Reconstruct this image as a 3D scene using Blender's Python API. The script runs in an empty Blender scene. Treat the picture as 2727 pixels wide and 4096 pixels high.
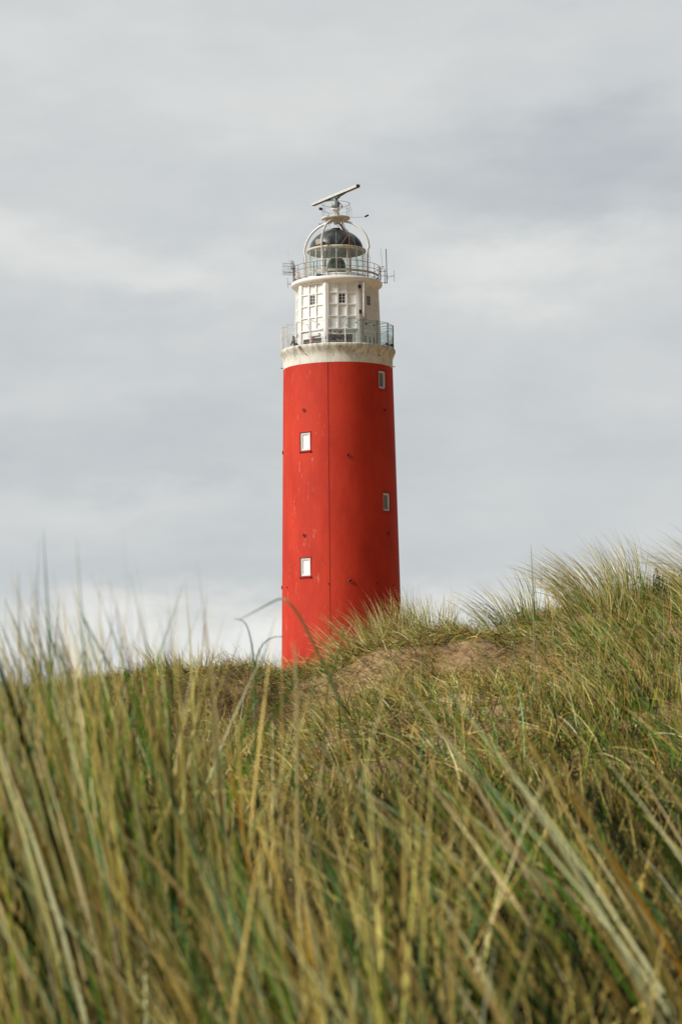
import bpy, math, random
import numpy as np
from mathutils import Vector, Matrix
random.seed(4); rng = np.random.default_rng(11)
S = bpy.context.scene; COL = S.collection
R = math.radians
sin, cos, pi = math.sin, math.cos, math.pi

# ------------------------------------------------------------------ helpers
def tag(o, label=None, cat=None, group=None, kind=None):
    if label: o['label'] = label
    if cat: o['category'] = cat
    if group: o['group'] = group
    if kind: o['kind'] = kind
    return o
def empty(name, loc, rz=0):
    o = bpy.data.objects.new(name, None); COL.objects.link(o)
    o.location = loc; o.rotation_euler = (0, 0, rz); o.empty_display_size = .2
    return o
class G:
    def __init__(s): s.v = []; s.f = []
    def add(s, vs, fs):
        n = len(s.v); s.v += [tuple(v) for v in vs]; s.f += [tuple(i+n for i in f) for f in fs]; return s
    def box(s, c, d, ax=None):
        """c centre, d full sizes, ax = three axes"""
        if ax is None: ax = (Vector((1,0,0)), Vector((0,1,0)), Vector((0,0,1)))
        c = Vector(c); h = [x/2 for x in d]
        vs = [c+ax[0]*h[0]*i+ax[1]*h[1]*j+ax[2]*h[2]*k for k in (-1,1) for j in (-1,1) for i in (-1,1)]
        return s.add(vs, [(0,2,3,1),(4,5,7,6),(0,1,5,4),(2,6,7,3),(0,4,6,2),(1,3,7,5)])
    def tube(s, pts, r, n=8, closed=False):
        pts = [Vector(p) for p in pts]; N = len(pts)
        rs = r if isinstance(r, (list, tuple)) else [r]*N
        vs = []; prev = None
        for i, p in enumerate(pts):
            a = pts[(i-1) % N] if (closed or i > 0) else p
            b = pts[(i+1) % N] if (closed or i < N-1) else p
            t = (b-a).normalized()
            if prev is None:
                u = t.cross(Vector((0,0,1)))
                if u.length < .05: u = t.cross(Vector((0,1,0)))
            else: u = prev-t*prev.dot(t)
            u.normalize(); prev = u; w = t.cross(u)
            vs += [p+(u*cos(2*pi*k/n)+w*sin(2*pi*k/n))*rs[i] for k in range(n)]
        fs = []
        for i in range(N if closed else N-1):
            for k in range(n):
                a = i*n+k; b = i*n+(k+1) % n; j = ((i+1) % N)*n
                fs.append((a, b, j+(k+1) % n, j+k))
        if not closed: fs += [tuple(range(n-1,-1,-1)), tuple((N-1)*n+k for k in range(n))]
        return s.add(vs, fs)
    def lathe(s, prof, n=96, closed=False, a0=0, a1=360):
        full = abs(a1-a0) >= 360; m = n if full else n+1; P = len(prof)
        vs = [P3(r, a0+(a1-a0)*k/n, z) for k in range(m) for r, z in prof]
        fs = []
        for k in range(n):
            k2 = (k+1) % m
            for i in range(P if closed else P-1):
                j = (i+1) % P
                fs.append((k*P+i, k2*P+i, k2*P+j, k*P+j))
        return s.add(vs, fs)
    def ring(s, rad, z, r, n=96, m=8): return s.tube([P3(rad, 360*k/n, z) for k in range(n)], r, m, True)
    def build(s, name, mat, parent=None, smooth=False, angle=40):
        me = bpy.data.meshes.new(name); me.from_pydata(s.v, [], s.f); me.materials.append(mat)
        o = bpy.data.objects.new(name, me); COL.objects.link(o); o.parent = parent
        if smooth:
            me.polygons.foreach_set('use_smooth', [True]*len(me.polygons))
            me.set_sharp_from_angle(angle=R(angle))
        return o
def P3(r, th, z):
    """cylinder coordinates; angle 0 faces the camera, + to the right"""
    return Vector((r*sin(R(th)), -r*cos(R(th)), z))
def axes(th):
    """right, inward, up for a piece mounted on the wall at angle th"""
    return (Vector((cos(R(th)), sin(R(th)), 0)), Vector((-sin(R(th)), cos(R(th)), 0)), Vector((0,0,1)))

# ------------------------------------------------------------------ materials
class NT:
    def __init__(s, name):
        s.m = bpy.data.materials.new(name); s.m.use_nodes = True; s.t = s.m.node_tree; s.t.nodes.clear()
        s.out = s.n('ShaderNodeOutputMaterial'); s.p = s.n('ShaderNodeBsdfPrincipled')
        s.t.links.new(s.p.outputs[0], s.out.inputs[0])
        s.tc = s.n('ShaderNodeTexCoord')
    def n(s, t, **k):
        o = s.t.nodes.new(t)
        for a, b in k.items(): setattr(o, a, b)
        return o
    def l(s, a, b): s.t.links.new(a, b)
    def set(s, **k):
        for a, b in k.items():
            i = s.p.inputs[a.replace('_', ' ')]
            i.default_value = (*b, 1) if isinstance(b, tuple) else b
        return s
    def vec(s, sc=(1,1,1), loc=(0,0,0)):
        m = s.n('ShaderNodeMapping'); m.inputs['Scale'].default_value = sc; m.inputs['Location'].default_value = loc
        s.l(s.tc.outputs['Object'], m.inputs[0]); return m.outputs[0]
    def noise(s, scale, detail=4, rough=.6, v=None):
        o = s.n('ShaderNodeTexNoise'); o.inputs['Scale'].default_value = scale; o.inputs['Detail'].default_value = detail
        o.inputs['Roughness'].default_value = rough; s.l(v if v is not None else s.tc.outputs['Object'], o.inputs['Vector']); return o.outputs[0]
    def ramp(s, x, a, b, va=0., vb=1.):
        o = s.n('ShaderNodeMapRange'); o.interpolation_type = 'SMOOTHSTEP'
        for i, v in zip((1,2,3,4), (a,b,va,vb)): o.inputs[i].default_value = v
        s.l(x, o.inputs[0]); return o.outputs[0]
    def mul(s, a, b, op='MULTIPLY'):
        o = s.n('ShaderNodeMath', operation=op)
        for i, x in enumerate((a, b)):
            if isinstance(x, (int, float)): o.inputs[i].default_value = x
            else: s.l(x, o.inputs[i])
        return o.outputs[0]
    def mix(s, f, a, b):
        o = s.n('ShaderNodeMix', data_type='RGBA')
        s.l(f, o.inputs[0]) if not isinstance(f, (int, float)) else setattr(o.inputs[0], 'default_value', f)
        for i, x in ((6, a), (7, b)):
            if isinstance(x, tuple): o.inputs[i].default_value = (*x, 1)
            else: s.l(x, o.inputs[i])
        return o.outputs[2]
    def z(s):
        o = s.n('ShaderNodeSeparateXYZ'); s.l(s.tc.outputs['Object'], o.inputs[0]); return o.outputs[2]
    def color(s, c): s.l(c, s.p.inputs['Base Color']); return s
    def bump(s, h, dist=.01, st=.5):
        b = s.n('ShaderNodeBump'); b.inputs['Distance'].default_value = dist; b.inputs['Strength'].default_value = st
        s.l(h, b.inputs['Height']); s.l(b.outputs[0], s.p.inputs['Normal']); return s
def simple(name, c, rough=.6, metal=0., var=.25, sc=6.):
    m = NT(name); m.set(Roughness=rough, Metallic=metal)
    m.color(m.mix(m.ramp(m.noise(sc, 5), .35, .7), c, tuple(x*(1-var) for x in c))); return m.m

# red render with chalky streaks, scuffs and grime
m = NT('red_render'); m.set(Roughness=.7); m.p.inputs['Specular IOR Level'].default_value = .35
c = m.mix(m.ramp(m.noise(.55, 5, .6, m.vec((1,1,.4))), .3, .75), (.60,.040,.012), (.46,.022,.007))
c = m.mix(m.mul(m.ramp(m.noise(3.2, 6, .7, m.vec((1,1,.18))), .5, .78), .35), c, (.55,.06,.035))
left = m.n('ShaderNodeSeparateXYZ'); m.l(m.tc.outputs['Object'], left.inputs[0])
lm = m.ramp(left.outputs[0], .2, -2.6, .12, 1)
chalk = m.mul(m.ramp(m.noise(3.2, 9, .78, m.vec((1.2,1.2,.34))), .56, .66), m.ramp(m.noise(.8, 3, .5, m.vec((1,1,.6), (3,7,1))), .44, .62))
c = m.mix(m.mul(m.mul(chalk, lm), .70), c, (.80,.36,.27))
grime = m.mul(m.ramp(m.noise(2.3, 7, .7, m.vec((1.3,1.3,.5), (9,2,4))), .63, .70), lm)
c = m.mix(m.mul(grime, .6), c, (.17,.07,.035))
c = m.mix(m.mul(m.ramp(m.noise(1.3, 7, .75, m.vec((1,1,.35), (1,8,3))), .5, .75), .35), c, (.30,.018,.010))
m.color(c).bump(m.noise(14, 5, .65), .012, .35); M_RED = m.m
# weathered white plaster with green and black runs under the gallery lip
m = NT('stained_plaster'); m.set(Roughness=.75)
zz = m.z()
c = m.mix(m.ramp(m.noise(1.6, 6), .4, .75), (.78,.77,.69), (.68,.67,.58))
run = m.ramp(m.noise(2.6, 7, .75, m.vec((1,1,.22))), .44, .62)
hi = m.ramp(zz, 25.45, 26.5)
c = m.mix(m.mul(m.ramp(m.noise(2.2, 9, .8, m.vec((1,1,.5), (7,7,0))), .47, .63), .5), c, (.36,.36,.27))
c = m.mix(m.mul(m.mul(run, hi), .8), c, (.18,.175,.09))
run2 = m.ramp(m.noise(7, 8, .8, m.vec((1,1,.12), (4,4,0))), .5, .66)
c = m.mix(m.mul(m.mul(run2, m.ramp(zz, 25.9, 26.55)), .7), c, (.10,.11,.05))
c = m.mix(m.mul(m.ramp(m.noise(9, 8, .8), .54, .68), m.mul(m.ramp(zz, 26.42, 26.55), .75)), c, (.11,.12,.055))
m.color(c).bump(m.noise(18, 5), .01, .4); M_PLAST = m.m
m = NT('white_paint'); m.set(Roughness=.6)
c = m.mix(m.ramp(m.noise(1.2, 5), .35, .75), (.86,.87,.84), (.79,.79,.755))
c = m.mix(m.mul(m.ramp(m.noise(3.5, 8, .75, m.vec((1,1,.2))), .56, .72), .5), c, (.46,.44,.34))
m.color(c).bump(m.noise(20, 4), .006, .3); M_WHITE = m.m
M_TUBE = simple('white_steel', (.80,.79,.74), .4, 0, .14, 3)
M_FRAME = simple('white_window_frame', (.80,.80,.78), .4, 0, .08)
M_REDSILL = simple('red_sill', (.42,.022,.010), .6)
M_SEAM = simple('dark_cable', (.10,.012,.01), .6)
M_DARK = simple('dark_interior', (.012,.013,.013), .5)
M_BLACK = simple('black_fitting', (.02,.02,.02), .5)
m = NT('rusty_rail'); m.set(Roughness=.7)
m.color(m.mix(m.ramp(m.noise(9, 6), .4, .62), (.19,.17,.15), (.17,.085,.045))); M_RUST = m.m
m = NT('galvanised'); m.set(Roughness=.5, Metallic=.3)
m.color(m.mix(m.ramp(m.noise(7, 6), .5, .68), (.74,.73,.70), (.48,.40,.34))); M_GALV = m.m
M_WIRE = simple('mesh_wire', (.62,.62,.60), .5, .1)
M_GREY = simple('grey_steel', (.30,.33,.33), .45, .2)
M_RADAR = simple('radar_face', (.66,.67,.63), .4)
M_RADARD = simple('radar_body', (.10,.11,.10), .5)
M_PANEL = simple('light_grey_box', (.62,.62,.60), .45)
M_TAN = simple('tan_box', (.40,.35,.29), .6)
M_BROWNP = simple('brown_pole', (.30,.15,.075), .6)
M_BAND = simple('cream_band', (.62,.58,.47), .6, 0, .4, 5)
# copper dome: brown patina with verdigris streaks
m = NT('copper_patina'); m.set(Roughness=.38, Metallic=.25)
c = m.mix(m.ramp(m.noise(1.7, 6, .65, m.vec((1,1,.6))), .47, .66), (.045,.034,.032), (.07,.12,.12))
c = m.mix(m.mul(m.ramp(m.noise(5, 7, .7, m.vec((1,1,.4))), .56, .7), .6), c, (.16,.30,.27))
m.color(c).bump(m.noise(6, 3), .01, .3); M_COPPER = m.m
M_VERD = simple('verdigris', (.19,.33,.30), .6, 0, .5, 9)
M_CAPM = simple('dark_patina', (.07,.055,.045), .6)
def glass(name, tint, refl, rough=.02):
    m = NT(name); t = m.n('ShaderNodeBsdfTransparent'); t.inputs[0].default_value = (*tint, 1)
    g = m.n('ShaderNodeBsdfGlossy'); g.inputs['Roughness'].default_value = rough; g.inputs[0].default_value = (.95,.98,.98,1)
    lw = m.n('ShaderNodeLayerWeight'); lw.inputs[0].default_value = .35
    mx = m.n('ShaderNodeMixShader'); m.l(m.ramp(lw.outputs['Facing'], .35, 1, refl, .6), mx.inputs[0])
    m.l(t.outputs[0], mx.inputs[1]); m.l(g.outputs[0], mx.inputs[2]); m.l(mx.outputs[0], m.out.inputs[0]); return m.m
M_LGLASS = glass('lantern_glass', (.93,.97,.95), .10)
M_FGLASS = glass('fence_glass', (.94,.975,.965), .03)
m = NT('window_pane_sky_reflect'); m.set(Roughness=.08, Base_Color=(.90,.92,.93)); M_PANEW = m.m  # pale base colour paints in the bright sky reflected by the left panes
m = NT('window_pane_grey'); m.set(Roughness=.08)
m.color(m.mix(m.ramp(m.noise(2, 2, .5, m.vec((4,4,.3))), .4, .6), (.13,.15,.15), (.24,.26,.26))); M_PANEG = m.m
m = NT('dark_pane'); m.set(Roughness=.1)
m.color(m.mix(m.ramp(m.noise(5, 3), .4, .7), (.03,.035,.035), (.16,.17,.165))); M_PANED = m.m
m = NT('lens_glass'); m.set(Roughness=.12, Metallic=.35)
w = m.n('ShaderNodeTexWave', wave_type='BANDS', bands_direction='Z'); w.inputs['Scale'].default_value = 5.5; w.inputs['Distortion'].default_value = .6
m.l(m.tc.outputs['Object'], w.inputs[0])
m.color(m.mix(w.outputs[1], (.045,.085,.06), (.26,.36,.29))).bump(w.outputs[1], .03, .8); M_LENS = m.m
M_BRASS = simple('lens_brass', (.55,.42,.14), .35, .5)

# ------------------------------------------------------------------ lighthouse
D = 166.0
LH = empty('lighthouse', (-.065, D, 0))
tag(LH, 'tall round red lighthouse with white upper stage and copper dome behind the dune', 'lighthouse')
def rad(z): return 4.15+(3.79-4.15)*(z-4.86)/(25.37-4.86)
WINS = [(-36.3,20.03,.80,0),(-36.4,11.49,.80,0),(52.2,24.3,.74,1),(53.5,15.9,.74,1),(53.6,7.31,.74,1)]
holes = []
for th, z, w, q_ in WINS:
    ha = math.degrees((w/2+.045)/rad(z)); holes.append((th-ha, th+ha, z-.6-.03, z+.6+.05))
zl = sorted(set([-.4, 25.37]+[float(i) for i in range(0, 26) if i < 25.3]+[h for H_ in holes for h in H_[2:]]))
tl = sorted(set([float(-180+3*i) for i in range(120)]+[h for H_ in holes for h in H_[:2]]))
nt_ = len(tl); vs = [P3(rad(z), t, z) for z in zl for t in tl]; fs = []
for i in range(len(zl)-1):
    for j in range(nt_):
        tm = (tl[j]+(tl[j+1] if j < nt_-1 else 180))/2; zm = (zl[i]+zl[i+1])/2
        if any(a < tm < b and c < zm < d for a, b, c, d in holes): continue
        k = (j+1) % nt_; fs.append((i*nt_+j, i*nt_+k, (i+1)*nt_+k, (i+1)*nt_+j))
G().add(vs, fs).build('tower_shaft', M_RED, LH, True)
prof = [(3.792,25.37),(3.795,25.7),(3.80,25.95),(3.83,26.1),(3.89,26.25),(3.95,26.38),(3.985,26.46),(4.0,26.53),(4.0,26.60),(3.975,26.67),(3.94,26.69),(3.72,26.69),(3.70,26.66),(3.70,25.85),(2.4,25.85)]
G().lathe(prof, 128).build('gallery_parapet', M_PLAST, LH, True, 50)
# cable down the shaft
pts = [P3(rad(25.36-i*.8)+.012, -10.4-.012*i, 25.36-i*.8) for i in range(0, 31)]
sc = G().tube(pts, .010, 5)
for i in range(0, 62):
    z = 25-i*.4; sc.box(P3(rad(z)+.012, -10.4-.006*i, z), (.034,.02,.02), axes(-10.4))
sc.build('cable', M_SEAM, LH)

def on_wall_box(g, th, z, u, dz, w, h, off, d):
    """box on the shaft: centre u right, dz up of (th,z), size w x h, from off to off+d outward"""
    ax = axes(th); c = P3(rad(z)+off+d/2, th, z)+ax[0]*u+Vector((0,0,dz)); g.box(c, (w, d, h), ax)
for th, z, w, pi_ in WINS:
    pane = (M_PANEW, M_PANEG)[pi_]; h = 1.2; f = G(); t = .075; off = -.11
    # reveal round the frame
    rv = G(); ww = w+.10; hh = h+.08
    for u in (-1, 1): on_wall_box(rv, th, z, u*(ww/2), 0, .06, hh, -.30, .302)
    on_wall_box(rv, th, z, 0, hh/2+.02, ww+.06, .06, -.30, .302)
    for u in (-1, 1): on_wall_box(f, th, z, u*(w/2-t/2), 0, t, h, off, .055)
    on_wall_box(f, th, z, 0, h/2-t/2, w-2*t, t, off, .055); on_wall_box(f, th, z, 0, -h/2+t/2, w-2*t, t, off, .055)
    t2 = .05
    for u in (-1, 1): on_wall_box(f, th, z, u*(w/2-t-t2/2-.004), 0, t2, h-2*t-.01, off-.01, .045)
    for u in (-1, 1): on_wall_box(f, th, z, 0, u*(h/2-t-t2/2-.004), w-2*t-2*t2-.01, t2, off-.01, .045)
    fo = f.build('window', M_FRAME, LH)
    rv.build('reveal', M_REDSILL, fo)
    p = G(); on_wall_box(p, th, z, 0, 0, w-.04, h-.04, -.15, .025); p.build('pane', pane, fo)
    s = G(); on_wall_box(s, th, z, 0, -h/2-.075, w+.24, .075, -.30, .40); s.build('sill', M_REDSILL, fo)
# drain holes
for th, z in [(-37.2,22.18),(54.5,22.21),(8.9,18.98),(-37.4,13.64),(54.8,13.76),(9.1,10.46),(-82,19.6),(-84,10.3)]:
    a = P3(rad(z)-.05, th, z); d = P3(1, th, 0)
    o = G().lathe([(0,0)], 3) if False else None
    g = G(); ax = axes(th)
    ring = [a+d*.09+(ax[0]*cos(k*pi/6)+ax[2]*sin(k*pi/6))*.115 for k in range(12)]
    g.tube(ring, .022, 6, True); o = g.build('drain_pipe', M_REDSILL, LH)
    G().tube([a, a+d*.085], .105, 12).build('opening', M_BLACK, o)  # solid black plug, its colour stands for the shade inside the pipe
for th, z in [(-64.5,10.23),(-11.9,10.3),(12.7,10.23),(60.7,10.23),(36,10.3)]:
    a = P3(rad(z)-.05, th, z); G().tube([a, a+P3(.10, th, 0)], .045, 8).build('anchor_bolt', M_BLACK, LH)
for th, z in [(-34,26.0),(8,26.0),(47,25.92),(-86,25.5),(86,25.5)]:
    a = P3(3.78, th, z); G().tube([a, a+P3(.14, th, 0), a+P3(.17, th, .03)], .028, 6).build('anchor_bolt', M_BLACK, LH)

# octagonal white stage
T0 = 7.4
def Rc(z): return 2.99-.03*(z-27.5)
def AP(z): return Rc(z)*cos(R(22.5))
zs = [25.84, 27.5, 29, 31.12]
g = G(); vs = [P3(Rc(z), T0+22.5+45*k, z) for z in zs for k in range(8)]
g.add(vs, [(i*8+k, i*8+(k+1) % 8, (i+1)*8+(k+1) % 8, (i+1)*8+k) for i in range(3) for k in range(8)])
OCT = g.build('upper_stage', M_WHITE, LH)
def fp(k, u, z, off=0):
    th = T0+45*k; ax = axes(th); return P3(AP(z)+off, th, z)+ax[0]*u
def slab(g, k, u0, u1, z0, z1, o0, o1):
    """box on face k following the slight batter"""
    vs = [fp(k, u, z, o) for o in (o0, o1) for z in (z0, z1) for u in (u0, u1)]
    g.add(vs, [(0,1,3,2),(4,6,7,5),(0,4,5,1),(2,3,7,6),(0,2,6,4),(1,5,7,3)])
HS = 2.74*math.tan(R(22.5))      # half side
pil = .19; rib = .055; a3 = (HS-pil)/3
g = G(); lg = G()
for k in range(8):
    hs0 = AP(25.86)*math.tan(R(22.5)); hs1 = AP(31.11)*math.tan(R(22.5))
    for sgn in (-1, 1):
        vs = []
        for o in (-.02, .09):
            for z, hs in ((25.86, hs0), (31.11, hs1)):
                e = hs+o*math.tan(R(22.5))
                for u in sorted((sgn*(hs-pil), sgn*e)): vs.append(fp(k, u, z, o))
        g.add(vs, [(0,1,3,2),(4,6,7,5),(0,4,5,1),(2,3,7,6),(0,2,6,4),(1,5,7,3)])
    for sgn in (-1, 1): slab(g, k, sgn*a3-rib, sgn*a3+rib, 27.84, 31.11, -.02, .085)
    slab(g, k, -HS+pil, HS-pil, 31.02, 31.11, -.02, .044)
    for z in (30.32, 29.51, 28.69):
        lg = G(); slab(lg, k, -HS+pil-.01, HS-pil+.01, z-.035, z+.035, -.02, .074); lg.build('ledge', M_WHITE, LH)
    lg = G(); slab(lg, k, -HS+pil-.02, HS-pil+.02, 27.76, 27.835, -.02, .12); lg.build('ledge', M_WHITE, LH)
g.build('pilasters', M_WHITE, LH)
for k in range(-2, 4):
    f = G(); z0, z1, w = 29.60, 30.22, .205
    slab(f, k, -w-.05, -w, z0-.05, z1+.05, -.02, .035); slab(f, k, w, w+.05, z0-.05, z1+.05, -.02, .035)
    slab(f, k, -w, w, z1, z1+.05, -.02, .035); slab(f, k, -w, w, z0-.05, z0, -.02, .035)
    slab(f, k, -.014, .014, z0, z1, -.02, .03)
    for q in (1, 2): slab(f, k, -w, w, z0+(z1-z0)*q/3-.012, z0+(z1-z0)*q/3+.012, -.02, .028)
    fo = f.build('small_window', M_FRAME, LH)
    p = G(); slab(p, k, -w+.001, w-.001, z0+.001, z1-.001, -.02, .012); p.build('pane', M_PANED, fo)
# openings at gallery level
def opening(k, u0, u1, z0, z1, name='doorway'):
    f = G(); t = .07
    slab(f, k, u0-t, u0, z0, z1+t, -.02, .06); slab(f, k, u1, u1+t, z0, z1+t, -.02, .06); slab(f, k, u0, u1, z1, z1+t, -.02, .06)
    o = f.build(name, M_WHITE, LH); p = G(); slab(p, k, u0, u1, z0, z1, -.02, .012); p.build('flat_dark_infill', M_DARK, o); return o  # infill is a flat near-black slab painting the unlit depth of the opening
o = opening(0, -.93, .68, 25.95, 27.40)
for u in (-.55, -.32, -.10): G().tube([fp(0, u, 27.60, .0), fp(0, u, 27.60, .10)], .05, 10).build('wall_lamp', M_TAN if u == -.32 else M_BLACK, o)
opening(-1, -.78, .80, 25.95, 27.22)
for u in (-.62, -.1, .36): opening(1, u, u+.2, 26.1, 27.40, 'louvre')
opening(2, -.4, .4, 25.95, 27.4)
bx = G(); bx.box(fp(-1, .15, 27.47, .1), (.95,.16,.2), axes(T0-45)); bx.build('shutter_box', M_WHITE, LH)
# cornice carrying the lantern gallery
prof = [(2.6,30.98),(2.84,31.0),(2.90,31.04),(2.90,31.10),(2.98,31.12),(3.06,31.13),(3.13,31.18),(3.165,31.26),(3.165,31.34),(3.13,31.42),(3.06,31.45),(1.9,31.46)]
G().lathe(prof, 128).build('cornice', M_WHITE, LH, True, 50)

# gallery fence: 20 posts every 18 degrees
RF = 3.90; ZP0, ZP1 = 26.69, 28.33
angs = [8+18*k for k in range(-10, 10)]
for k, th in enumerate(angs):
    g = G(); g.tube([P3(RF, th, ZP0-.12), P3(RF, th, ZP1)], .036, 8)
    g.tube([P3(RF, th, ZP1-.01), P3(RF-.3, th, ZP1-.02), P3(2.86, th, ZP1-.09)], .016, 6)
    g.tube([P3(2.90, th, ZP1-.09), P3(2.78, th, ZP1-.1)], .05, 8)
    for zc in (ZP0+.1, ZP0+.72, ZP1-.14): g.box(P3(RF+.01, th, zc), (.075,.05,.05), axes(th))
    post = g.build('fence_post', M_GALV if th < 20 and th > -120 else M_RUST if (20 <= th < 90) else M_GALV, LH, True)
RW = RF+.005
for k, th in enumerate(angs):
    A = P3(RW, th, 0); B = P3(RW, th+18, 0); d = (B-A).normalized(); W = (B-A).length
    def q(u, z): return A+d*u+Vector((0,0,z))
    u0, u1, z0, z1 = .06, W-.06, ZP0+.10, ZP1-.12
    if th < 8 - 1e-6 and th >= -172:
        g = G(); g.tube([q(u0,z0), q(u1,z0), q(u1,z1), q(u0,z1)], .012, 5, True); fr = g.build('mesh_panel', M_GALV, LH)
        g = G(); st = .135; H = z1-z0; Wd = u1-u0; n = int((Wd+H)/st)+1
        for i in range(1, n):
            c = i*st
            # u+z = c and u-z = c-H
            a = (min(c, Wd), c-min(c, Wd)); b = (c-min(c, H), min(c, H))
            if a[1] <= H and b[0] <= Wd:
                g.tube([q(u0+a[0], z0+a[1]), q(u0+b[0], z0+b[1])], .0030, 3)
                g.tube([q(u0+a[0], z1-a[1]), q(u0+b[0], z1-b[1])], .0030, 3)
        g.build('wire_netting', M_WIRE, fr)
        g = G(); g.tube([q(0, ZP1-.03), q(W, ZP1-.03)], .008, 4); g.build('top_rail', M_GALV, LH)
    else:
        g = G(); g.box((q(W/2, (z0+z1)/2+.03)), (W-.07, .012, z1-z0+.16), (d, d.cross(Vector((0,0,1))), Vector((0,0,1))))
        gp = g.build('glass_panel', M_FGLASS, LH)
        inn = -P3(.06, th+9, 0); g = G()
        for i in range(9):
            z = 26.80+i*.092; g.tube([q(.03, z)+inn, q(W-.03, z)+inn], .017, 5)
        g.build('rail_bars', M_GALV, LH)
        g = G(); g.tube([q(0, ZP1-.03), q(W, ZP1-.03)], .012, 4); g.build('top_rail', M_RUST, LH)
# small floodlights at the gallery lip
for th, s in ((-42, 1), (52, 1), (60, -1)):
    g = G(); a = P3(3.98, th, 26.70); g.tube([a, a+P3(.22, th, .05)], .025, 6); g.box(a+P3(.30, th, .0), (.26,.14,.14), axes(th+15*s))
    g.build('floodlight', M_BLACK, LH)

# lantern gallery railing: 24 posts
RR = 3.02
for k in range(24):
    th = 15*k-.5; g = G()
    g.tube([P3(RR, th, 31.43), P3(RR, th, 32.52)], .02, 6); g.build('rail_post', M_RUST, LH)
for z in (32.52, 32.16, 31.56): G().ring(RR, z, .016, 96, 6).build('handrail', M_RUST, LH)
G().lathe([(2.90,31.80),(2.92,31.80),(2.92,31.95),(2.90,31.95)], 96, True).build('cable_tray', M_BAND, LH, True)
g = G()
for k in range(24):
    th = 15*k-.5; g.tube([P3(RR, th, 31.6), P3(2.6, th, 31.5)], .012, 5)
g.build('rail_braces', M_RUST, LH)

# lantern
RL = 1.98
G().lathe([(1.99,31.46),(2.04,31.46),(2.04,31.86),(1.99,31.88)], 96, False).build('lantern_base', M_WHITE, LH, True)
L = G().lathe([(RL,31.88),(RL,33.64)], 16, a0=11.25, a1=371.25).build('lantern_glazing', M_LGLASS, LH)
g = G()
for k in range(16):
    th = 22.5*k; g.box(P3(RL+.005, th, 32.76), (.045,.05,1.78), axes(th))
g.build('mullions', M_TUBE, L)
G().ring(RL+.005, 32.86, .018, 96, 6).build('glazing_bar', M_TUBE, L)
G().lathe([(1.90,33.58),(2.03,33.62),(2.07,33.66),(2.075,33.74),(2.04,33.79),(1.84,33.83)], 96).build('eaves_ring', M_BAND, LH, True, 50)
G().lathe([(0,33.60),(1.93,33.60)], 48).build('lantern_ceiling', simple('ceiling_grey', (.36,.38,.36), .7), LH)
G().lathe([(0,31.92),(1.95,31.92)], 48).build('lantern_floor', simple('floor_pale', (.45,.47,.44), .7), LH)
lp = [(.30,31.93),(.55,31.98),(.62,32.15),(.64,32.5),(.60,32.8),(.50,33.05),(.34,33.22),(.12,33.30),(0,33.31)]
le = G().lathe(lp, 12).build('lens', M_LENS, LH)
g = G()
for k in range(6): g.tube([P3(r+.015, 60*k-38, z) for r, z in lp[1:-1]], .022, 5)
g.build('lens_frame', M_BRASS, le, True)
# dome
def dome(t): return (1.84*cos(t)**.92, 33.83+1.36*sin(t)**1.02)
pr = [dome(pi/2*i/20) for i in range(20)]+[(.001, 35.19)]
dm = G().lathe(pr, 96).build('dome', M_COPPER, LH, True)
g = G()
for k in range(8): g.tube([P3(r+.004, 45*k+0, z+.004) for r, z in pr[:-2]], .020, 5)
g.build('dome_ribs', M_VERD, dm)
G().lathe([(.24,35.08),(.28,35.14),(.33,35.18),(.33,35.30),(.27,35.34),(0,35.35)], 32).build('dome_cap', M_CAPM, dm, True)
g = G(); g.ring(.86, 35.13, .016, 48, 6)
for k in range(8): g.tube([P3(.86, 45*k+20, 34.93), P3(.86, 45*k+20, 35.19)], .014, 5)
g.build('dome_handrail', M_BLACK, dm)
# tan box at the eaves and poles
g = G(); g.box(P3(2.02, -36, 34.08), (.46,.14,.36), axes(-36)); g.tube([P3(2.0,-36,33.8), P3(2.0,-36,33.95)], .03, 6)
g.build('equipment_box', M_TAN, LH)
def cage(th):
    p = [P3(2.36, th, 31.46), P3(2.36, th, 32.4), P3(2.36, th, 33.1), P3(2.36, th, 33.6)]
    for i in range(1, 19):
        t = pi/2*i/19; p.append(P3(2.36*cos(t)**.95+.10, th, 33.6+2.22*sin(t)**.95))
    return p
for th in (-24, 66, 156, -114):
    a = G().tube(cage(th), .078, 12).build('cage_arch', M_TUBE, LH, True, 60)
    p = cage(th)[2:]; g = G()
    for i in range(0, len(p)-1, 2):
        o = (P3(1, th, 0)*.085); g.tube([p[i]+o, p[i]+o+P3(.03, th, 0)], .014, 5)
    g.tube([q+P3(.10, th, 0) for q in p[:-4]], .008, 4)
    g.build('cable_clips', M_GREY, a)
# hub, mast, top platform
g = G(); g.lathe([(.0,35.62),(.12,35.62),(.17,35.72),(.17,36.0)], 8, a0=22.5, a1=382.5)
g.lathe([(.27,36.1),(.25,36.2),(.19,36.45),(.19,36.6),(.36,36.66),(.36,36.72),(.0,36.72)], 8, a0=22.5, a1=382.5)
g.build('mast', M_TUBE, LH)
G().lathe([(0,35.98),(.93,35.98),(.985,36.0),(.985,36.09),(.96,36.10),(0,36.10)], 64).build('platform', M_TUBE, LH, True, 50)
g = G()
for k in range(6):
    th = 60*k+8; g.tube([P3(.99, th, 35.85), P3(.99, th, 37.08)], .014, 5)
for z, r in ((37.08,.016),(36.62,.011)): g.ring(.99, z, r, 48, 5)
g.build('platform_railing', M_GREY, LH)
g = G()
for th in (40, 150, 215, 300):
    g.tube([P3(.9, th, 35.98), P3(.75, th, 35.55 if th != 300 else 35.35)], .03, 6)
g.build('platform_struts', M_TUBE, LH)
g = G()
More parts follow.
